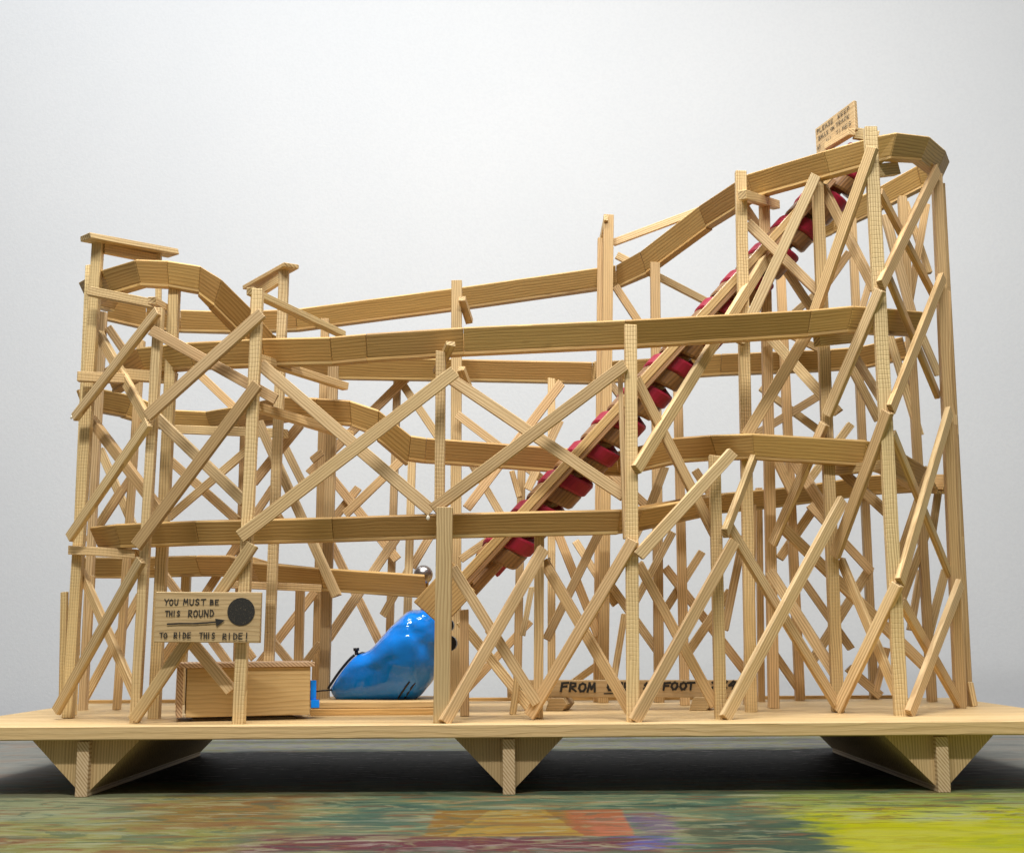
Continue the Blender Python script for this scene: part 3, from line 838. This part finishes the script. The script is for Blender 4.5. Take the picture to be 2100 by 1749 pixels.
# ---- the three storeys of trough track: seen rail in short pieces, floor, and the far rail
TRACKS = [
('upper',0.0165,0.0205,0.0072,[(0.3965,0.2000,0.4943),(0.3762,0.1500,0.4852),(0.3442,0.0950,0.4763),(0.3071,0.0650,0.4679),(0.2908,0.0700,0.4667),(0.2513,0.0850,0.4604),(0.1975,0.1500,0.4649),(0.1899,0.1650,0.4637),(0.1641,0.2200,0.4602),(0.1131,0.2750,0.4333),(0.0900,0.2850,0.4226),(-0.0628,0.2850,0.4017),(-0.2277,0.2870,0.3815),(-0.2898,0.2880,0.3799),(-0.3428,0.2880,0.3819),(-0.3745,0.2820,0.3836),(-0.4086,0.2700,0.3902)]),
('upper',0.0165,0.0205,0.0040,[(-0.4166,0.2620,0.3939),(-0.4142,0.2150,0.3857),(-0.4003,0.1650,0.3760),(-0.3706,0.1150,0.3684)]),
('upper',0.0165,0.0205,0.0000,[(0.3945,0.2700,0.5179),(0.3914,0.2800,0.5208),(0.3598,0.3000,0.5071),(0.3147,0.3050,0.4851),(0.2968,0.3000,0.4748)]),
('upper',0.0165,0.0205,0.0000,[(-0.3714,0.1150,0.3684),(-0.3499,0.0800,0.3622),(-0.3171,0.0600,0.3642),(-0.2902,0.0580,0.3625),(-0.2638,0.0620,0.3589),(-0.2484,0.0720,0.3506),(-0.2296,0.1000,0.3330),(-0.2157,0.1250,0.3171),(-0.1996,0.1500,0.3103),(-0.1746,0.2200,0.3177),(-0.0712,0.2900,0.3299),(0.0660,0.3000,0.3278),(0.1948,0.3050,0.3361),(0.2917,0.3050,0.3392),(0.3292,0.3000,0.3407),(0.3639,0.2700,0.3436)]),
('middle',0.0165,0.0205,0.0056,[(0.3703,0.2000,0.3437),(0.3467,0.1450,0.3361),(0.2972,0.0850,0.3239),(0.2628,0.0600,0.3197),(0.2280,0.0550,0.3155),(0.0772,0.0220,0.3003),(-0.0481,0.0220,0.2957),(-0.1234,0.0220,0.2914),(-0.1515,0.0240,0.2895),(-0.2061,0.0300,0.2902),(-0.2697,0.0500,0.2924),(-0.3207,0.0850,0.2965),(-0.3623,0.1300,0.2893)]),
('middle',0.0165,0.0205,0.0045,[(-0.3942,0.2100,0.2882),(-0.3757,0.2550,0.2898),(-0.3464,0.2800,0.2798),(-0.3087,0.2650,0.2753),(-0.2723,0.2200,0.2712),(-0.2124,0.1400,0.2651),(-0.1787,0.1250,0.2607),(-0.1490,0.1200,0.2574),(-0.1244,0.1220,0.2492),(-0.0978,0.1300,0.2286),(-0.0849,0.1350,0.2272),(0.0396,0.1650,0.2213),(0.0778,0.1650,0.2184),(0.1240,0.1400,0.2262),(0.1539,0.1200,0.2253),(0.1832,0.0880,0.2212),(0.2747,0.0850,0.2144),(0.3057,0.1100,0.2114),(0.3550,0.1900,0.2062)]),
('lower',0.0145,0.0205,0.0042,[(0.3713,0.2400,0.2054),(0.3640,0.2800,0.2119),(0.3322,0.2950,0.2117),(0.2744,0.2750,0.2017),(0.2303,0.2400,0.1933),(0.1763,0.1900,0.1841),(0.0915,0.0600,0.1581),(0.0704,0.0220,0.1537),(-0.0580,0.0220,0.1518),(-0.1474,0.0220,0.1495),(-0.2526,0.0300,0.1485),(-0.3208,0.0500,0.1481),(-0.3523,0.0850,0.1491)]),
('lower',0.0155,0.0205,0.0020,[(-0.4133,0.2450,0.1354),(-0.3723,0.2520,0.1351),(-0.3455,0.2600,0.1363),(-0.3094,0.2500,0.1363),(-0.2709,0.2200,0.1341),(-0.2386,0.1700,0.1249),(-0.1748,0.1350,0.1176),(-0.0857,0.1250,0.1108)])]
UP3 = Vector((0, 0, 1))
for storey, h, chan, lift, pts in TRACKS:
    P = [Vector(p) for p in pts]
    n = len(P)
    side = []
    for i in range(n):
        d = (P[min(i + 1, n - 1)] - P[max(i - 1, 0)])
        d.z = 0
        d.normalize()
        s = Vector((-d.y, d.x, 0))
        side.append(s)
    # the channel lies behind the seen rail on the straight runs and follows on round the bends
    k0 = max(range(n), key=lambda i: abs(side[i].y))
    pref = Vector((-math.copysign(abs(side[k0].x), P[k0].x), abs(side[k0].y), 0))
    if side[k0].dot(pref) < 0:
        side[k0] = -side[k0]
    for i in list(range(k0 + 1, n)) + list(range(k0 - 1, -1, -1)):
        q = side[i - 1] if i > k0 else side[i + 1]
        if side[i].dot(q) < 0:
            side[i] = -side[i]
    # V-shaped trough: both rails lean outwards at the top, a narrow floor strip closes the bottom
    th, flat, lean = 0.0034, 0.0085, math.radians(27)
    for i in range(n - 1):
        a, b = P[i], P[i + 1]
        run_len = Vector((b.x - a.x, b.y - a.y, 0)).length
        ca = math.cos(math.atan2(abs(b.z - a.z), max(run_len, 1e-6)))
        hh = h / max(ca, .75)
        dz = UP3 * hh
        k = hh * math.tan(lean)
        sn = (side[i] + side[i + 1]).normalized()
        inn = (sn * math.cos(lean) + UP3 * math.sin(lean)) * th
        inf = (-sn * math.cos(lean) + UP3 * math.sin(lean)) * th
        a0, b0 = a + side[i] * k - dz, b + side[i + 1] * k - dz
        gap = (b - a).normalized() * 0.00018
        quad_plank('rail', [a + gap, b - gap, b0 - gap, a0 + gap], inn, M_RAIL, run, 0.00045)
        oa, ob = a + side[i] * (2 * k + flat), b + side[i + 1] * (2 * k + flat)
        o0, o1 = a + side[i] * (k + flat) - dz, b + side[i + 1] * (k + flat) - dz
        gap = (ob - oa).normalized() * 0.00018
        quad_plank('far_rail', [oa + gap, ob - gap, o1 - gap, o0 + gap], inf, M_RAIL, run, 0.00045)
        f = UP3 * 0.0002
        quad_plank('track_floor', [a0 + f, b0 + f, o1 + f, o0 + f], Vector((0, 0, -0.0026)), M_RAIL, run, 0.0003)

# ---- the screw lift
A, Bp = Vector([(-0.0620,0.1350,0.0933)][0]), Vector([(0.3045,0.1650,0.4920)][0])
AX = (Bp - A).normalized()
NV = Vector((0, -1, 0)); NV = (NV - AX * NV.dot(AX)).normalized()
UPL = AX.cross(NV)
if UPL.x > 0:
    UPL = -UPL
LEN = (Bp - A).length


def axis_frame(s, up=0.0, out=0.0):
    return frame(A + AX * s + UPL * up + NV * out, AX, NV)


PITCH = 0.0345


def helix(r0, r1, wid, phase, s0, s1):
    bm = bmesh.new()
    N = int((s1 - s0) / PITCH * 30)
    rings = []
    prof = [(r0, -.5), (r1 * .93, -.5), (r1, -.36), (r1, .36), (r1 * .93, .5), (r0, .5)]
    for i in range(N + 1):
        s = s0 + (s1 - s0) * i / N
        a = 2 * math.pi * s / PITCH + phase
        rings.append([bm.verts.new((s + q * wid, math.cos(a) * r, math.sin(a) * r)) for r, q in prof])
    for Aq, Bq in zip(rings, rings[1:]):
        for k in range(6):
            bm.faces.new((Aq[k], Aq[(k + 1) % 6], Bq[(k + 1) % 6], Bq[k]))
    bm.faces.new(rings[0][::-1]); bm.faces.new(rings[-1])
    return bm


M0 = axis_frame(0, -0.0055, 0)
bm = bmesh.new()
tube_bm(bm, [(0.01, 0, 0), (LEN + 0.004, 0, 0)], 0.0075, 16)
shaft = finish('screw_shaft', bm, M_SCREW, M0, run)
finish('wooden_thread', helix(0.006, 0.0178, PITCH * .46, 0.15, 0.045, LEN - .004), M_SCREW, M0, shaft)
finish('red_thread', helix(0.006, 0.0191, PITCH * .40, -2.45, 0.045, LEN - .004), M_RED, M0, shaft)
L0, L1 = 0.0, LEN - 0.045
bm = box_bm(L1 - L0, 0.004, 0.0074, 0.0006, 0.0003)
finish('lift_rail', bm, M_LIFT, axis_frame((L0 + L1) / 2, 0.0040, 0.0228), run)
bm = box_bm(L1 - L0 - .01, 0.005, 0.0040, 0.0005, 0.0003)
finish('lift_rail', bm, M_SCREW, axis_frame((L0 + L1) / 2, -0.0018, 0.0218), run)
bm = box_bm(L1 - L0, 0.004, 0.009, 0.0006, 0.0003)
finish('lift_rail', bm, M_LIFT, axis_frame((L0 + L1) / 2, -0.002, -0.0230), run)
bm = box_bm(0.040, 0.004, 0.031, 0.0005, 0.0003)
finish('chute_plate', bm, M_RAIL, axis_frame(-0.005, 0.0042, 0.0268), run)
bm = box_bm(0.040, 0.004, 0.031, 0.0005, 0.0003)
finish('chute_plate', bm, M_RAIL, axis_frame(0.002, 0.0075, -0.0272), run)
bm = box_bm(0.036, 0.044, 0.003, 0.0005, 0.0003)
finish('chute_floor', bm, M_RAIL, axis_frame(0.002, -0.0022, 0.0), run)

# ---- strips that carry the motor
mb0, mb1 = Vector([(-0.1741,0.1000,0.0076),(-0.0754,0.1000,0.0097)][0]), Vector([(-0.1741,0.1000,0.0076),(-0.0754,0.1000,0.0097)][1])
wb = abs(mb1.x - mb0.x)
bm = box_bm(wb, 0.10, 0.0052, 0.0004)
finish('motor_board', bm, M_RAIL, Matrix.Translation(((mb0.x + mb1.x) / 2, 0.15, 0.0027)), run)
bm = box_bm(wb * .995, 0.096, 0.0050, 0.0004)
finish('motor_board', bm, M_BOX, Matrix.Translation(((mb0.x + mb1.x) / 2, 0.149, 0.0081)), run)

# ------------------------------------------------------------------ wooden box
tl, tr, bl, lf = [Vector(p) for p in [(-0.2594,0.0300,0.0392),(-0.1668,0.0560,0.0387),(-0.2581,0.0300,0.0033),(-0.2724,0.0600,0.0378)]]
ang = math.atan2(0.026, tr.x - tl.x)
wbx = (tr.x - tl.x) / math.cos(ang); hb = tl.z - bl.z
box = thing('wooden_box', 'plain pine box with striped end-grain lid edge standing low behind the height sign', 'box')
MB = Matrix.Translation((tl.x, tl.y, bl.z)) @ Matrix.Rotation(ang, 4, 'Z')


def bpart(name, c, s, mat, rot=False):
    bm = box_bm(*s, 0.0004)
    return finish(name, bm, mat, MB @ Matrix.Translation(c), box, grain_rot=rot)


dp, tk = 0.055, 0.0045


bpart('front_panel', (wbx / 2 + tk / 2, tk / 2, hb / 2), (wbx - tk, tk, hb), M_BOX)
bpart('back_panel', (wbx / 2 + tk / 2, dp - tk / 2, hb / 2), (wbx - tk, tk, hb), M_BOX)
bpart('side_panel', (-.0002, dp / 2, hb / 2), (tk, dp + .001, hb), M_STRIPE, True)
bpart('side_panel', (wbx + .0003 - tk / 2, dp / 2, hb / 2), (tk - .0006, dp - 2 * tk - .0006, hb), M_SAWN, True)
bpart('lid', (wbx / 2, dp / 2 - .001, hb + .0019), (wbx + .006, dp + .003, .0036), M_STRIPE)
bpart('base_block', (wbx / 2, dp * .55, (-bl.z + .0001) / 2 - bl.z * 0.5 - .0001), (wbx * .8, dp * .7, bl.z * .98), M_BOX)
sw = bpart('switch', (wbx + .0030, .012, hb * .50), (.0045, .014, hb * .42), M_BLUE)
bpart('switch_foot', (wbx + .0042, .010, hb * .22), (.0065, .016, hb * .17), M_BLUE)

# ------------------------------------------------------------------ blue motor
U = [Vector(p) for p in [(-0.1660,0.1500,0.0185),(-0.1632,0.1500,0.0229),(-0.1548,0.1500,0.0348),(-0.1443,0.1500,0.0460),(-0.1325,0.1500,0.0512),(-0.1207,0.1500,0.0637),(-0.1093,0.1500,0.0753),(-0.0991,0.1500,0.0834),(-0.0909,0.1500,0.0838),(-0.0834,0.1500,0.0849),(-0.0752,0.1500,0.0812),(-0.0694,0.1500,0.0747)]]
Lw = [Vector(p) for p in [(-0.1652,0.1500,0.0169),(-0.1622,0.1500,0.0121),(-0.1565,0.1500,0.0084),(-0.1451,0.1500,0.0080),(-0.1279,0.1500,0.0075),(-0.1133,0.1500,0.0074),(-0.0994,0.1500,0.0085),(-0.0909,0.1500,0.0124),(-0.0848,0.1500,0.0192),(-0.0791,0.1500,0.0263),(-0.0726,0.1500,0.0399),(-0.0686,0.1500,0.0544)]]
motor = thing('drive_motor', 'glossy blue plastic motor housing leaning under the lower end of the screw lift', 'motor', ((U[4].x + Lw[4].x) / 2, 0.15, Lw[4].z))


def interp(lst, k):
    out = []
    for i in range(len(lst) - 1):
        p0, p1, p2, p3 = lst[max(i - 1, 0)], lst[i], lst[i + 1], lst[min(i + 2, len(lst) - 1)]
        for j in range(k):
            t = j / k
            out.append(0.5 * ((2 * p1) + (p2 - p0) * t + (2 * p0 - 5 * p1 + 4 * p2 - p3) * t * t + (3 * p1 - p0 - 3 * p2 + p3) * t ** 3))
    out.append(lst[-1])
    return out


UU, LL = interp(U, 4), interp(Lw, 4)
bm = bmesh.new()
rings = []
SEG = 40
for i, (u, l) in enumerate(zip(UU, LL)):
    c = (u + l) / 2
    hv = (u - l) / 2
    f = i / (len(UU) - 1)
    dep = min(hv.length * 0.95, 0.030) * (1.0 if f < .64 else 1.0 - 1.7 * (f - .64))
    ring = []
    for k in range(SEG):
        a = 2 * math.pi * k / SEG
        ca, sa = math.cos(a), math.sin(a)
        e = 2 / 2.9
        x = math.copysign(abs(ca) ** e, ca); y = math.copysign(abs(sa) ** e, sa)
        # a moulded shoulder: the nose part stands proud of the grip
        q = 1.0 + 0.05 * math.exp(-((f - .60) / .05) ** 2) - 0.05 * math.exp(-((f - .72) / .05) ** 2)
        ring.append(bm.verts.new(c + hv * x + Vector((0, dep * y * q, 0))))
    rings.append(ring)
for Ar, Br in zip(rings, rings[1:]):
    for k in range(SEG):
        bm.faces.new((Ar[k], Ar[(k + 1) % SEG], Br[(k + 1) % SEG], Br[k]))
bm.faces.new(rings[0][::-1]); bm.faces.new(rings[-1])
SKIN = [v.co.copy() for r in rings for v in r if v.co.y < 0.149]
finish('housing', bm, M_BLUE, Matrix(), motor, smooth=True)
mc = (U[8] + U[9]) / 2
bm = bmesh.new()
bmesh.ops.create_uvsphere(bm, u_segments=24, v_segments=14, radius=1.0)
for v in bm.verts:
    v.co = Vector((v.co.x * .0085, v.co.y * .013, v.co.z * .0065))
finish('bearing_cap', bm, M_BLUE, Matrix.Translation(mc + Vector((.005, -.002, -.001))), motor, smooth=True)
bm = bmesh.new()
tube_bm(bm, [Vector(p) + Vector((-.0012, -.004, .0006)) for p in UU[0:13]], 0.0011, 8)
finish('seam_strip', bm, M_BLACK, Matrix(), motor, smooth=True)
bm = bmesh.new()
k0 = UU[13]
tube_bm(bm, [k0 + Vector((-.002, -.006, -.001)), k0 + Vector((-.0022, -.006, .0025))], 0.0016, 12)
tube_bm(bm, [k0 + Vector((-.0022, -.006, .0025)), k0 + Vector((-.0024, -.006, .0050))], 0.0025, 12)
tube_bm(bm, [k0 + Vector((-.002, -.006, -.0005)), k0 + Vector((.003, -.008, .0012)), k0 + Vector((.006, -.008, .0008)), k0 + Vector((.0075, -.006, -.001))], 0.0006, 8)
finish('toggle_switch', bm, M_BLACK, Matrix(), motor, smooth=True)
bm = bmesh.new()
s0 = UU[1]
tube_bm(bm, [s0 + Vector((.002, -.003, -.001)), s0 + Vector((-.006, -.004, -.0015)), s0 + Vector((-.013, -.004, -.0022)), s0 + Vector((-.018, -.005, -.003))], 0.0007, 8)
finish('wire', bm, M_BLACK, Matrix(), motor, smooth=True)
for k, (dx, dz, r) in enumerate(((.0014, -.004, .0056), (.0032, -.019, .0064))):
    bm = bmesh.new()
    q = UU[-1] + Vector((dx, 0, dz))
    tube_bm(bm, [q + Vector((0, -.008, 0)), q + Vector((0, .008, 0))], r, 24)
    finish('pulley', bm, M_BLACK, Matrix(), motor, smooth=False)
skin = SKIN
for p0, p1 in zip([(-0.1068,0.1300,0.0119),(-0.0969,0.1300,0.0255),(-0.1016,0.1300,0.0118),(-0.0925,0.1300,0.0247)][0::2], [(-0.1068,0.1300,0.0119),(-0.0969,0.1300,0.0255),(-0.1016,0.1300,0.0118),(-0.0925,0.1300,0.0247)][1::2]):
    path = []
    for t in range(7):
        q = Vector(p0).lerp(Vector(p1), t / 6)
        near = min(skin, key=lambda v: (v.x - q.x) ** 2 + (v.z - q.z) ** 2)
        path.append(Vector((q.x, near.y + .0002, q.z)))
    bm = bmesh.new()
    tube_bm(bm, path, 0.0008, 8)
    finish('vent_slot', bm, M_BLACK, Matrix(), motor, smooth=True)


# ------------------------------------------------------------------ signs and lettering
def board(root, name, tl, tr, bl, thick, mat, tone=.3):
    """plate part; returns the matrix whose origin is the top-left corner, X right, -Z down, -Y towards the reader"""
    tl, tr, bl = Vector(tl), Vector(tr), Vector(bl)
    x = (tr - tl); z = (tl - bl)
    xn = x.normalized(); zn = (z - xn * z.dot(xn)).normalized(); yn = zn.cross(xn)
    M = Matrix(((xn.x, yn.x, zn.x, tl.x), (xn.y, yn.y, zn.y, tl.y), (xn.z, yn.z, zn.z, tl.z), (0, 0, 0, 1)))
    bm = box_bm(x.length, thick, z.length, .0004, .0002)
    bmesh.ops.translate(bm, verts=bm.verts, vec=(x.length / 2, thick / 2, -z.length / 2))
    finish(name, bm, mat, M, root, tone)
    return M, x.length, z.length


p = [(-0.2707,-0.0040,0.0948),(-0.1936,-0.0040,0.0939),(-0.2693,-0.0040,0.0586)]
s1 = thing('height_sign', 'small pine sign lettered YOU MUST BE THIS ROUND with a black disc', 'sign', p[2])
M, wx, hz = board(s1, 'sign_board', p[0], p[1], p[2], 0.0042, M_SIGN, .15)
M = M @ Matrix.Translation((0, -0.00035, 0))
k = wx / 1138.0
ink = Ink()
ox, oy = 205, 173
for txt, x0, x1, y0, y1 in (('YOU', 310, 455, 255, 315), ('MUST', 515, 750, 250, 310), ('BE', 800, 890, 255, 307), ('THIS', 325, 480, 375, 430), ('ROUND', 570, 845, 365, 435),
                            ('TO', 275, 355, 608, 660), ('RIDE', 425, 610, 603, 660), ('THIS', 705, 865, 605, 665), ('RIDE', 950, 1165, 610, 672), ('!', 1195, 1228, 605, 690)):
    ink.word(txt, (x0 - ox) * k, (x1 - ox) * k, (y0 - oy) * k, (y1 - oy) * k, 11.5 * k)
ink.stroke([((a - ox) * k, (b - oy) * k) for a, b in ((355, 515), (480, 508), (640, 508), (760, 500), (880, 490))], 17 * k)
ink.poly([((a - ox) * k, (b - oy) * k) for a, b in ((862, 455), (880, 540), (970, 470))])
ink.done('lettering', M, s1)
ink = Ink(0.00014)
ink.poly([((1135 - ox + 147 * math.cos(i * math.pi / 32) * (1 + random.uniform(-.008, .008))) * k, (380 - oy + 147 * math.sin(i * math.pi / 32)) * k) for i in range(64)])
ink.done('black_disc', M, s1, M_DISC)

p = [(0.2704,0.1900,0.5237),(0.2924,0.1350,0.5275),(0.2693,0.1900,0.4952)]
s2 = thing('rules_sign', 'pine sign lettered PLEASE KEEP BALLS ON TRACK standing at the top of the lift', 'sign', p[2])
M, wx, hz = board(s2, 'sign_board', p[0], p[1], p[2], 0.0034, M_SIGN, .45)
M = M @ Matrix.Translation((0, -0.00035, 0))
ink = Ink()
for txt, x0, x1, y0, y1 in (('PLEASE', .05, .48, .10, .24), ('KEEP', .60, .90, .10, .24), ('BALLS', .09, .34, .36, .48), ('ON', .41, .50, .38, .47), ('TRACK', .55, .88, .35, .48),
                            ('AT', .05, .13, .66, .78), ('ALL', .28, .44, .66, .78), ('TIMES', .54, .92, .63, .77)):
    ink.word(txt, x0 * wx, x1 * wx, y0 * hz, y1 * hz, .00062)
ink.done('lettering', M, s2)

p = [(-0.0179,0.1500,0.0252),(0.1801,0.1500,0.0240),(-0.0180,0.1500,0.0108)]
pl = thing('lettered_plank', 'long pine plank with black hand lettering FROM ONE 8 FOOT 2X4 resting on two blocks', 'plank', p[2])
M, wx, hz = board(pl, 'plank', p[0], p[1], p[2], 0.008, M_SIGN, .6)
M = M @ Matrix.Translation((0, -0.00035, 0))
k = wx / (487 * 4.04)
ink = Ink()
oy = 140
ink.word('N', 88 * k, 128 * k, (195 - oy) * k, (242 - oy) * k, 19 * k, slant=.12)
ink.done('lettering', M, pl)
ink = Ink()
for txt, x0, x1, y0, y1 in (('FROM', 440, 728, 165, 232), ('ONE', 828, 1015, 165, 222), ('8', 1128, 1172, 165, 224), ('FOOT', 1290, 1548, 160, 216), ('2X4', 1690, 1892, 152, 205)):
    ink.word(txt, x0 * k, x1 * k, (y0 - oy) * k, (y1 - oy) * k, 19 * k, slant=.12)
ink.stroke([(805 * k, (250 - oy) * k), (1010 * k, (246 - oy) * k)], 10 * k)
ink.done('lettering', M, pl)
zb = min(Vector(p[2]).z, 1)
for q, lab in zip([(0.0219,0.1550,0.0039),(0.1401,0.1500,0.0027)], ('wedge-cut pine block under the left end of the lettered plank, beside the letter F', 'wedge-cut pine block with pale end grain under the right end of the lettered plank')):
    q = Vector(q)
    bm = bmesh.new()
    w2, d2, hh = .0085, .03, zb - .0004
    A4 = [(-w2, 0, 0), (w2 * .7, 0, 0), (w2 * 1.2, 0, hh * .5), (w2 * .8, 0, hh), (-w2 * .55, 0, hh)]
    a = [bm.verts.new(v) for v in A4]; b = [bm.verts.new((v[0], d2, v[2])) for v in A4]
    bm.faces.new(a); bm.faces.new(b[::-1])
    for i in range(5):
        bm.faces.new((a[i], a[(i + 1) % 5], b[(i + 1) % 5], b[i]))
    bev(bm, .0004)
    o = finish('support_block', bm, M_FOOT, Matrix.Translation((q.x, q.y - .012, 0.0002)) @ Matrix.Rotation(math.radians(-14), 4, 'Z'))
    tag(o, lab, 'wood block', 'blocks under the lettered plank')

# ------------------------------------------------------------------ steel ball
q = Vector([(-0.0877,0.1400,0.1127)][0])
bm = bmesh.new()
bmesh.ops.create_uvsphere(bm, u_segments=48, v_segments=32, radius=0.0080)
o = finish('steel_ball', bm, M_STEEL, Matrix.Translation(q), smooth=True)
tag(o, 'shiny grey steel ball at the end of the lowest track, waiting at the lift', 'ball')
